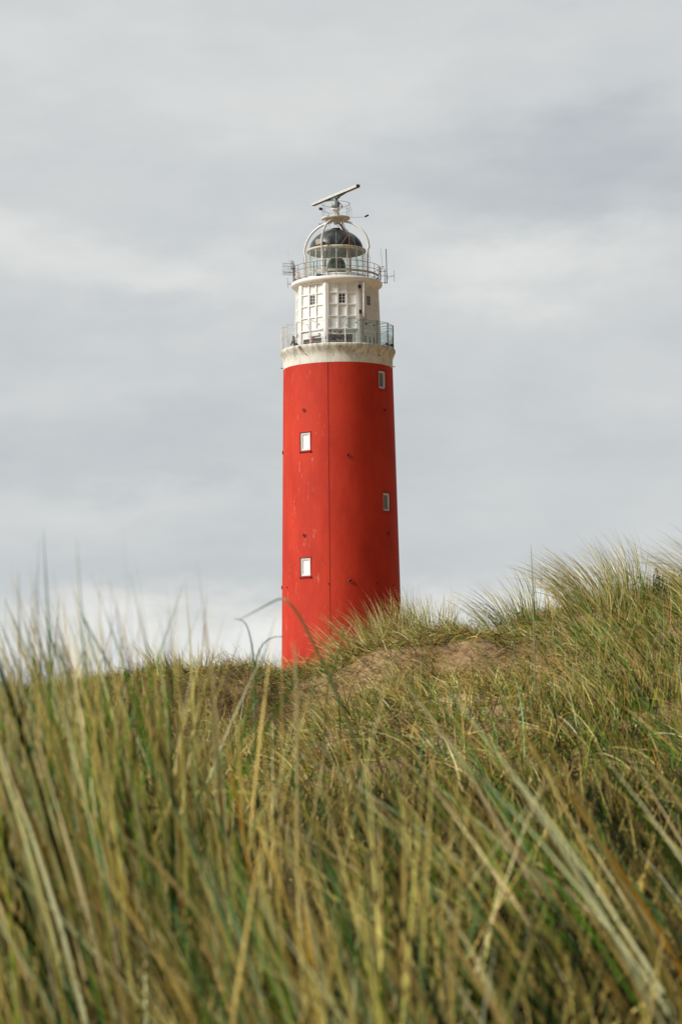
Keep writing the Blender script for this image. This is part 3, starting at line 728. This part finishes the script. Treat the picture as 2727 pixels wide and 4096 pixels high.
# swathes on the slope, thinner over the bare sand
def cover(x, y):
    s = x/y
    c = np.ones_like(x)
    bare = np.exp(-((s-.035)/.062)**4)*np.exp(-((y-12.6)/5.0)**6)+np.exp(-((s+.052)/.044)**4)*np.exp(-((y-13.5)/5.0)**6)
    return (1-.95*bare.clip(0, 1))*(.12+.88*(vnoise(x, y, .55, 31)*.65+vnoise(x, y, .2, 32)*.35 > .47))
def swathe(N, y0, y1, s0, s1, L, pal, th=(.05,.5), bend=.7, wid=(.0022,.0042), wind=(-.25,0), seg=5, cov=True, thr=1.0):
    x, y = wedge(N, y0, y1, s0, s1, .5)
    if cov: ok = rng.random(N) < cover(x, y)*thr; x = x[ok]; y = y[ok]
    n = len(x); cb, ct = palette(n, pal); v = .6+.8*vnoise(x, y, .35, 41)
    return blades(onground(x, y), U(*L, n)*v, U(*th, n), rng.random(n)*2*pi, rng.random(n)*bend, U(*wid, n), cb, ct, seg, wind)
mid.append(swathe(20000, 5.5, 11, -.24, .26, (.06,.22), [24,3,50,6,2,4,1,20,6], wid=(.003,.0055)))
mid.append(tussocks(30, 5.6, 9, -.23, .25, 45, .10, (.16,.36), .8, [22,8,22,20,8,10,3,12,5], .25, .18, (.0035,.0062), (-.3,.0), cap=9., seg=6, az0=pi))
mid.append(swathe(20000, 10, 17.6, -.24, .26, (.04,.15), [16,2,42,8,3,12,2,26,5]))
mid.append(swathe(1500, 5.0, 12, -.24, .26, (.2,.42), P_MIX, bend=.9, wid=(.003,.0055)))
# right shoulder of the dune: dense and green
mid.append(swathe(24000, 7.0, 18.5, .09, .27, (.05,.16), [22,2,54,4,2,3,1,20,4], cov=False))
mid.append(tussocks(46, 9.0, 15.6, .09, .26, 36, .12, (.20,.38), .8, [24,5,16,26,20,8,3,6,8], .3, .18, (.0035,.006), (-.6,.0), cap=9., seg=7, az0=pi))
mid.append(swathe(4500, 10.0, 18.5, .095, .27, (.08,.20), P_GRN, wind=(-.4,0), cov=False))
mid.append(swathe(1200, 11, 18.5, .09, .27, (.22,.40), P_DRY, th=(.1,.5), wind=(-.55,0), cov=False))
# crest fuzz
mid.append(swathe(4500, 17.0, 19.0, -.25, .10, (.04,.15), P_DRY, wind=(-.35,0), cov=False))
mid.append(swathe(1500, 17.0, 18.8, -.25, .10, (.12,.26), P_MIX, wind=(-.4,0), cov=False))
# grass in front of the foot of the tower and left slope
mid.append(swathe(4500, 13, 17.8, -.24, -.075, (.08,.22), P_DRY, cov=False))
# dry matted grass along the lip of the crest right of the tower
mid.append(tussocks(40, 16.2, 18.0, -.03, .10, 42, .12, (.10,.24), 1.0, [8,3,8,22,18,24,4,14,2], .5, .3, (.003,.005), (-.3,.0), cap=9., seg=6))
mid.append(tussocks(22, 15.0, 17.6, -.09, -.01, 30, .12, (.08,.18), 1.0, [8,2,8,20,14,26,4,18,2], .5, .3, (.003,.005), (-.3,.0), cap=9., seg=6))
mid.append(tussocks(46, 8.0, 16.2, -.06, .11, 24, .09, (.12,.26), .9, [14,4,10,22,12,20,4,10,4], .3, .3, (.003,.0055), (-.3,.0), cap=9., seg=6))
# loose scattered blades on the bare slope
mid.append(swathe(1300, 9, 17.5, -.10, .11, (.12,.34), P_MIX, cov=False, bend=.8))
V, F, C = merge(mid); o = fast_mesh('dune_grass', V, F, M_GRASS, C)
tag(o, 'short green and dry grass growing over the sandy dune slope', 'grass', kind='stuff')
# dead stalks lying on the sand
lit = []
N = 42000; x, y = wedge(N, 5.5, 18.4, -.24, .26, .5); n = N; cb, ct = palette(n, [1,1,2,16,8,36,6,50,0])
ok = vnoise(x, y, .3, 77) > .36; x = x[ok]; y = y[ok]; n = len(x); cb = cb[ok]; ct = ct[ok]
lit.append(blades(onground(x, y, .012), U(.05,.22,n), U(1.15,1.5,n), rng.random(n)*2*pi, U(-.3,.4,n), U(.002,.0045,n), cb, ct, 4, (0,0), fold=False))
N = 26000; x, y = wedge(N, 7.5, 17.6, -.10, .11, .4); v = vnoise(x, y, .30, 77)*.6+vnoise(x, y, .11, 78)*.4; ok = v > .46; x = x[ok]; y = y[ok]; n = len(x); cb, ct = palette(n, [2,0,4,14,8,32,5,50,1])
lit.append(blades(onground(x, y, .01), U(.05,.18,n), U(.7,1.5,n), rng.random(n)*2*pi, U(-.2,.8,n), U(.002,.0045,n), cb, ct, 4, (0,0), fold=False))
N = 15000; x, y = wedge(N, 13.5, 17.8, -.08, .09, .3); v = vnoise(x, y, .45, 87)*.55+vnoise(x, y, .16, 88)*.45; ok = v > .47; x = x[ok]; y = y[ok]; n = len(x); cb, ct = palette(n, [5,1,5,26,18,26,6,12,2])
lit.append(blades(onground(x, y, .0), U(.08,.26,n), U(.2,1.2,n), pi+rng.normal(size=n)*1.2, U(.2,1.3,n), U(.0025,.005,n), cb, ct, 5, (-.1,0), fold=False))
# root mats hanging from the crest edge
N = 12000; x = U(-1.9, 1.2, N); y = U(15.5, 18.2, N); cb, ct = palette(N, [0,0,1,14,8,44,6,40,0])
lit.append(blades(onground(x, y, .02), U(.06,.24,N), U(.9,1.5,N), -pi/2+rng.normal(size=N)*.9, U(.2,1.0,N), U(.002,.004,N), cb, ct, 5, (0,0), fold=False))
V, F, C = merge(lit); o = fast_mesh('straw_litter', V, F, M_GRASS, C)
tag(o, 'dead brown and straw stalks lying matted on the sand below the crest', 'litter', kind='stuff')
# moss and creeping leaves in low mats
N = 110000; x, y = wedge(N, 5.5, 17.5, -.2, .26, .4); ok = (vnoise(x, y, .42, 55)*.6+vnoise(x, y, .15, 56)*.4 > .56) & (rng.random(N) < cover(x, y)+.05)
x = x[ok]; y = y[ok]; n = len(x); h = U(.0, .06, n)*(.5+vnoise(x, y, .3, 9))
b = onground(x, y, 0)+np.stack([0*x, 0*x, h], 1); s = U(.008, .018, n)[:, None]
d1 = rng.normal(size=(n, 3)); d1 /= np.linalg.norm(d1, axis=1)[:, None]; d2 = np.cross(d1, rng.normal(size=(n, 3))); d2 /= np.linalg.norm(d2, axis=1)[:, None]
V = np.stack([b-d1*s, b+d2*s*.45, b+d1*s, b-d2*s*.45], 1).reshape(-1, 3); F = np.arange(n*4).reshape(-1, 4)
cc = np.array([[.06,.12,.02],[.10,.17,.03],[.045,.075,.02],[.13,.13,.04],[.16,.12,.04]])[rng.integers(0, 5, n)]*U(.7,1.3,n)[:, None]
o = fast_mesh('moss', V, F, M_GRASS, np.repeat(cc, 4, 0), False)
tag(o, 'dark green moss and creeping leaves in low mats on the slope', 'moss', kind='stuff')

# tufts one can tell apart against the sky
def tuft(x, y, n, L, spread, wind, pal, label, th=.12, wid=(.0034,.0060), az0=None, bend=.5, cat='grass tuft'):
    a = rng.random(n)*2*pi; r = spread*np.sqrt(rng.random(n)); az = a+rng.normal(size=n)*.4 if az0 is None else az0+rng.normal(size=n)*.5
    g0 = float(height(np.array([x]), np.array([y]))[0]); P = onground(x+r*np.cos(a), y+r*np.sin(a)*.8); P -= np.array([x, y, g0])
    cb, ct = palette(n, pal)
    V, F, C = blades(P, U(*L, n), th+np.abs(rng.normal(size=n))*.12, az, np.abs(rng.normal(size=n))*bend, U(*wid, n), cb, ct, 9, wind, .06)
    o = fast_mesh('grass_tuft', V, F, M_GRASS, C); o.location = (x, y, g0)
    return tag(o, label, cat, 'grass tufts along the dune crest')
PT = [8,8,1,24,52,8,1,1,1]; PG = [24,10,5,22,36,3,0,1,4]
tuft(.20, 17.7, 300, (.28,.52), .26, (-.85,0), PT, 'pale straw tuft bending left in front of the foot of the red tower', .25)
tuft(.40, 17.8, 190, (.24,.44), .22, (-.6,0), PT, 'dense straw tuft covering the lowest tower window', .15)
tuft(.66, 17.7, 190, (.28,.46), .17, (-.25,0), PT, 'upright pale tuft just right of the tower on the crest', .05)
tuft(.90, 17.7, 50, (.12,.28), .14, (-.3,0), PG, 'thin short tuft in the gap right of the upright pale tuft', .1)
tuft(1.24, 17.5, 230, (.34,.58), .17, (-.95,0), PG, 'long green and cream tuft swept left in mid crest to the right', .2)
tuft(1.36, 17.6, 80, (.20,.36), .16, (-.3,0), PG, 'green tuft with one tall thin upright blade beside it', .08)
tuft(1.84, 17.0, 420, (.42,.70), .26, (-1.05,0), PT, 'largest cream tuft of long blades swept left on the right rise', .2)
tuft(2.06, 17.0, 110, (.24,.42), .22, (-.35,0), PG, 'short green tuft beside the largest cream tuft', .1)
tuft(2.62, 16.2, 340, (.44,.78), .28, (-1.1,0), PT, 'tall cream tuft cut by the right edge of the photo', .25)
tuft(2.20, 16.2, 70, (.2,.38), .2, (-.4,0), PG, 'green tuft below the dark twigs near the right edge', .1)
tuft(-.62, 17.8, 50, (.14,.26), .10, (-.3,0), PG, 'low thin green tuft left of the tower foot', .1)
tuft(-1.15, 17.4, 130, (.16,.30), .25, (-.35,0), PT, 'low straw tuft on the crest seen past the left clump', .2)

# single stems near the viewer
def stem(pts, w, c0, c1, label, leaves=()):
    V = []; Fc = []
    g = G(); pts = [Vector(p) for p in pts]
    # smooth the path
    for _ in range(2):
        q = [pts[0]]
        for a, b in zip(pts[:-1], pts[1:]): q += [a*.75+b*.25, a*.25+b*.75]
        pts = q+[pts[-1]]
    n = len(pts); g.tube(pts, [w*(1-.85*(i/(n-1))**2) for i in range(n)], 5)
    for lp in leaves:
        l = [Vector(p) for p in lp]
        q = [l[0]]
        for a, b in zip(l[:-1], l[1:]): q += [a*.75+b*.25, a*.25+b*.75]
        l = q+[l[-1]]; g.tube(l, [w*.8*(1-.85*(i/(len(l)-1))**2) for i in range(len(l))], 4)
    base = pts[0].copy(); g.v = [tuple(Vector(v)-base) for v in g.v]
    mt = NT('stem_green'); mt.set(Roughness=.5); mt.color(mt.mix(mt.ramp(mt.noise(9, 3), .35, .65), c0, c1))
    o = g.build('marram_plant', mt.m, None, True, 60); o.location = base
    return tag(o, label , 'grass plant', 'single marram plants standing clear of the clump')
def at(px, py, d): return ((px-1363.5)/9671*d, d, (2950-py)/9671*d)
gz = lambda x, y: float(height(np.array([x]), np.array([y]))[0])
b = at(1480,3150,4.0)
stem([(b[0]+.02, b[1], gz(b[0], b[1])), at(1440,3050,4.0), at(1330,2760,4.0), at(1245,2570,4.0), at(1180,2440,4.0), at(1127,2385,4.0), at(1075,2410,4.05), at(1000,2450,4.1), at(950,2475,4.1)], .0026, (.08,.15,.03), (.14,.17,.05), 'dark green stem crossing the red tower and bent over sharply at its tip')
b = at(1010,3100,6.0)
stem([(b[0], b[1], gz(b[0], b[1])), at(1012,2760,6.0), at(1008,2640,6.0), at(995,2540,6.0), at(975,2480,6.0), at(930,2470,6.0)], .0026, (.07,.14,.04), (.10,.17,.07), 'thin green stem with two arching leaves against the sky left of the tower',
     [[at(1010,2660,6.0), at(1035,2580,6.0), at(1080,2545,6.0), at(1135,2545,6.05)], [at(1014,2720,6.0), at(1055,2690,6.0), at(1080,2680,6.0)]])
b = at(1275,3000,5.0)
stem([(b[0], b[1], gz(b[0], b[1])), at(1278,2800,5.0), at(1345,2620,5.0), at(1378,2480,5.0)], .0028, (.10,.14,.02), (.20,.14,.03), 'short yellow green blade standing before the middle of the tower base')
b = at(2127,2700,12.0)
stem([(b[0], b[1], gz(b[0], b[1])), at(2127,2500,12.0), at(2126,2330,12.0), at(2122,2190,12.0)], .0036, (.16,.24,.14), (.3,.33,.18), 'solitary tall upright pale green blade against the sky on the right')
b = at(540,3300,3.4)
stem([(b[0]+.02, b[1], gz(b[0], b[1])), at(520,2900,3.4), at(440,2660,3.4), at(370,2540,3.4), at(315,2430,3.4)], .0024, (.13,.21,.12), (.20,.24,.13), 'green blade leaning left out of the left clump with a straight tip')
b = at(1180,3500,2.9)
stem([(b[0], b[1], gz(b[0], b[1])), at(1175,3100,2.9), at(1182,2800,2.9), at(1168,2560,2.9)], .0030, (.45,.36,.14), (.50,.42,.2), 'long straight straw yellow stem rising left of centre')
b = at(900,4040,2.3)
stem([(b[0]+.12, b[1], gz(b[0], b[1])), at(1060,4090,2.3), at(880,3780,2.3), at(730,3570,2.3), at(600,3420,2.3), at(480,3330,2.3)], .0036, (.46,.32,.09), (.40,.33,.13), 'thick yellow stem arching diagonally across the bottom left foreground')

# dark twiggy shrubs on the crest
M_TWIG = simple('dark_twig', (.05,.032,.028), .8); M_LEAF = simple('shrub_leaf', (.055,.085,.022), .6, 0, .5, 30)
def shrub(x, y, h, w, n, label):
    z = gz(x, y); r = empty('creeping_shrub', (x, y, z)); tag(r, label, 'shrub', 'creeping shrubs on the dune crest')
    g = G(); lf = G(); g.tube([(-w*.5,0,-.02),(0,.01,-.005),(w*.5,0,-.02)], .008, 6)
    for i in range(n):
        a = random.random()*2*pi; p = Vector((random.uniform(-w, w)*.5, random.uniform(-w, w)*.3, -.02)); pts = [p]
        d = Vector((cos(a)*.35-.1, sin(a)*.2, 1)).normalized(); H = h*random.uniform(.4, 1)
        for k in range(4):
            d = (d+Vector((random.uniform(-.35,.3), random.uniform(-.2,.2), random.uniform(-.1,.2)))).normalized(); pts.append(pts[-1]+d*H/4)
            for _ in range(7):
                c = pts[-2].lerp(pts[-1], random.random()); e = Vector((random.uniform(-1,1), random.uniform(-1,1), random.uniform(-.2,1))).normalized(); s = random.uniform(.008,.018)
                v = e.cross(Vector((random.uniform(-1,1),.3,.5))).normalized()
                lf.add([c, c+e*s*.6+v*s*.35, c+e*s*1.3, c+e*s*.6-v*s*.35], [(0,1,2,3)])
        g.tube(pts, [.005,.0045,.004,.003,.0025], 5)
        for k in range(2, 5): g.tube([pts[k], pts[k]+Vector((random.uniform(-.02,.02),0,.012))], .006, 5)
    for _ in range(int(900*w)):
        c = Vector((random.gauss(0, w*.45), random.gauss(0, w*.25), abs(random.gauss(0, h*.22)))); e = Vector((random.uniform(-1,1), random.uniform(-1,1), random.uniform(-.2,1))).normalized(); s = random.uniform(.009,.02)
        v = e.cross(Vector((random.uniform(-1,1),.3,.5))).normalized(); lf.add([c, c+e*s*.6+v*s*.4, c+e*s*1.3, c+e*s*.6-v*s*.4], [(0,1,2,3)])
    g.build('twigs', M_TWIG, r); lf.build('leaves', M_LEAF, r)
shrub(1.50, 17.6, .17, .50, 26, 'low dark shrub between the two swept tufts on the crest')
shrub(2.32, 17.2, .22, .45, 24, 'dark twiggy shrub poking above the crest near the right edge')
shrub(1.06, 17.7, .12, .22, 14, 'smallest dark shrub on the crest nearest the tower')

# ------------------------------------------------------------------ world: overcast sky
W = bpy.data.worlds.new('World'); S.world = W; W.use_nodes = True; nt = W.node_tree; nt.nodes.clear()
SUN_EL, SUN_AZ = R(38), R(-112)     # azimuth from +Y, minus = left
def nd(t, **k):
    o = nt.nodes.new(t)
    for a, b in k.items(): setattr(o, a, b)
    return o
def mth(op, a, b=0., c=None):
    o = nd('ShaderNodeMath', operation=op)
    for i_, x_ in enumerate((a, b) if c is None else (a, b, c)):
        if isinstance(x_, (int, float)): o.inputs[i_].default_value = x_
        else: nt.links.new(x_, o.inputs[i_])
    return o.outputs[0]
tc = nd('ShaderNodeTexCoord'); sp = nd('ShaderNodeSeparateXYZ'); nt.links.new(tc.outputs['Generated'], sp.inputs[0])
el = mth('ARCSINE', sp.outputs[2]); az = mth('ARCTAN2', sp.outputs[0], sp.outputs[1])
cv = nd('ShaderNodeCombineXYZ'); nt.links.new(mth('MULTIPLY', az, 1.), cv.inputs[0]); nt.links.new(mth('MULTIPLY', el, 2.3), cv.inputs[1])
def sn(scale, det, rough, off):
    mp = nd('ShaderNodeMapping'); mp.inputs['Location'].default_value = off; nt.links.new(cv.outputs[0], mp.inputs[0])
    o = nd('ShaderNodeTexNoise'); o.inputs['Scale'].default_value = scale; o.inputs['Detail'].default_value = det; o.inputs['Roughness'].default_value = rough
    nt.links.new(mp.outputs[0], o.inputs[0]); return o.outputs[0]
n1 = sn(11, 6, .55, (0,0,0)); n2 = sn(7, 5, .55, (3,1,0)); n3 = sn(9, 6, .55, (7,5,2)); n4 = sn(26, 6, .58, (1,5,2))
azw = mth('ADD', az, mth('MULTIPLY', mth('SUBTRACT', n3, .5), .16)); elw = mth('ADD', el, mth('MULTIPLY', mth('SUBTRACT', n1, .5), .085))
def blob(px, py, sx, sy, amp):
    a0 = (px-1363.5)/9671; e0 = (2950-py)/9671
    u = mth('DIVIDE', mth('SUBTRACT', azw, a0), sx/9671); v = mth('DIVIDE', mth('SUBTRACT', elw, e0), sy/9671)
    q = mth('ADD', mth('MULTIPLY', u, u), mth('MULTIPLY', v, v)); return mth('MULTIPLY', mth('EXPONENT', mth('MULTIPLY', q, -1.)), amp)
val = mth('ADD', .65, mth('MULTIPLY', mth('SUBTRACT', n2, .5), .16)); val = mth('ADD', val, mth('MULTIPLY', mth('SUBTRACT', n4, .5), .075))
for bl in [(650,1130,520,150,.11),(2050,1080,520,170,.13),(2400,720,650,200,-.10),(1050,500,300,150,.04),(150,450,300,200,.03),(400,1500,600,200,.03),(500,250,900,250,.035),(1700,250,600,250,.05),(1400,1500,2500,350,-.035),(700,1750,1500,200,-.045),(500,1980,700,90,.05),
           (600,2330,1500,140,-.06),(600,2600,1500,170,.19),(2000,2550,900,130,.14),(2500,1500,600,160,.04),(300,1350,800,120,-.02),(100,1000,400,150,.06),(500,700,1200,200,-.02)]:
    val = mth('ADD', val, blob(*bl))
# overcast sky is brighter overhead and round the hidden sun
zen = mth('MULTIPLY', mth('MAXIMUM', mth('SUBTRACT', sp.outputs[2], .30), 0.), .8); val = mth('ADD', val, zen)
sd = Vector((sin(SUN_AZ)*cos(SUN_EL), cos(SUN_AZ)*cos(SUN_EL), sin(SUN_EL)))
dp = nd('ShaderNodeVectorMath', operation='DOT_PRODUCT'); nt.links.new(tc.outputs['Generated'], dp.inputs[0]); dp.inputs[1].default_value = sd
dk = nd('ShaderNodeMapRange'); dk.interpolation_type = 'SMOOTHSTEP'; nt.links.new(sp.outputs[0], dk.inputs[0])
for i_, v_ in zip((1,2,3,4), (.16,.70,1.,.22)): dk.inputs[i_].default_value = v_
dk2 = nd('ShaderNodeMapRange'); dk2.interpolation_type = 'SMOOTHSTEP'; nt.links.new(sp.outputs[1], dk2.inputs[0])
for i_, v_ in zip((1,2,3,4), (.80,-.1,1.,.27)): dk2.inputs[i_].default_value = v_
val = mth('MULTIPLY', mth('MULTIPLY', val, dk.outputs[0]), dk2.outputs[0])      # unseen sky to the right and behind dimmed to deepen the shaded sides
val = mth('ADD', val, mth('MULTIPLY', mth('POWER', mth('MAXIMUM', dp.outputs['Value'], 0.), 5.), 1.0))
tint = nd('ShaderNodeMix', data_type='RGBA'); nt.links.new(mth('MULTIPLY', mth('SUBTRACT', val, .48), 4.), tint.inputs[0]); tint.clamp_factor = True
tint.inputs[6].default_value = (.90,.985,1.055,1); tint.inputs[7].default_value = (.985,1.0,.985,1)
vm = nd('ShaderNodeVectorMath', operation='SCALE'); nt.links.new(tint.outputs[2], vm.inputs[0]); nt.links.new(val, vm.inputs['Scale'])
sk = nd('ShaderNodeTexSky', sky_type='NISHITA'); sk.sun_disc = False; sk.sun_elevation = SUN_EL; sk.sun_rotation = SUN_AZ
b1 = nd('ShaderNodeBackground'); b1.inputs[1].default_value = .1; nt.links.new(sk.outputs[0], b1.inputs[0])
b2 = nd('ShaderNodeBackground'); nt.links.new(vm.outputs[0], b2.inputs[0]); b2.inputs[1].default_value = 1.0
mxs = nd('ShaderNodeMixShader'); mxs.inputs[0].default_value = .97; nt.links.new(b1.outputs[0], mxs.inputs[1]); nt.links.new(b2.outputs[0], mxs.inputs[2])
wo = nd('ShaderNodeOutputWorld'); nt.links.new(mxs.outputs[0], wo.inputs[0])
sl = bpy.data.lights.new('sun', 'SUN'); sl.energy = 3.6; sl.angle = R(14); sl.color = (1, .955, .89)
so = bpy.data.objects.new('sun', sl); COL.objects.link(so); so.rotation_euler = (-sd).to_track_quat('-Z', 'Y').to_euler()

# ------------------------------------------------------------------ camera
cam = bpy.data.cameras.new('camera'); co = bpy.data.objects.new('camera', cam); COL.objects.link(co); S.camera = co
cam.sensor_fit = 'VERTICAL'; cam.sensor_height = 36; cam.lens = 85; cam.clip_start = .05; cam.clip_end = 8000
p = R(5.3284); ro = .0145
f = Vector((0, cos(p), sin(p))); u_ = Vector((0, -sin(p), cos(p))); r_ = Vector((1,0,0))
r2 = r_*cos(ro)-u_*sin(ro); u2 = r_*sin(ro)+u_*cos(ro)
co.matrix_world = Matrix(((r2.x,u2.x,-f.x,0),(r2.y,u2.y,-f.y,0),(r2.z,u2.z,-f.z,0),(0,0,0,1)))
cam.dof.use_dof = True; cam.dof.focus_distance = 150; cam.dof.aperture_fstop = 12.5
S.view_settings.view_transform = 'Standard'; S.view_settings.look = 'None'; S.view_settings.exposure = 0; S.view_settings.gamma = 1
S.render.resolution_x = 681; S.render.resolution_y = 1024
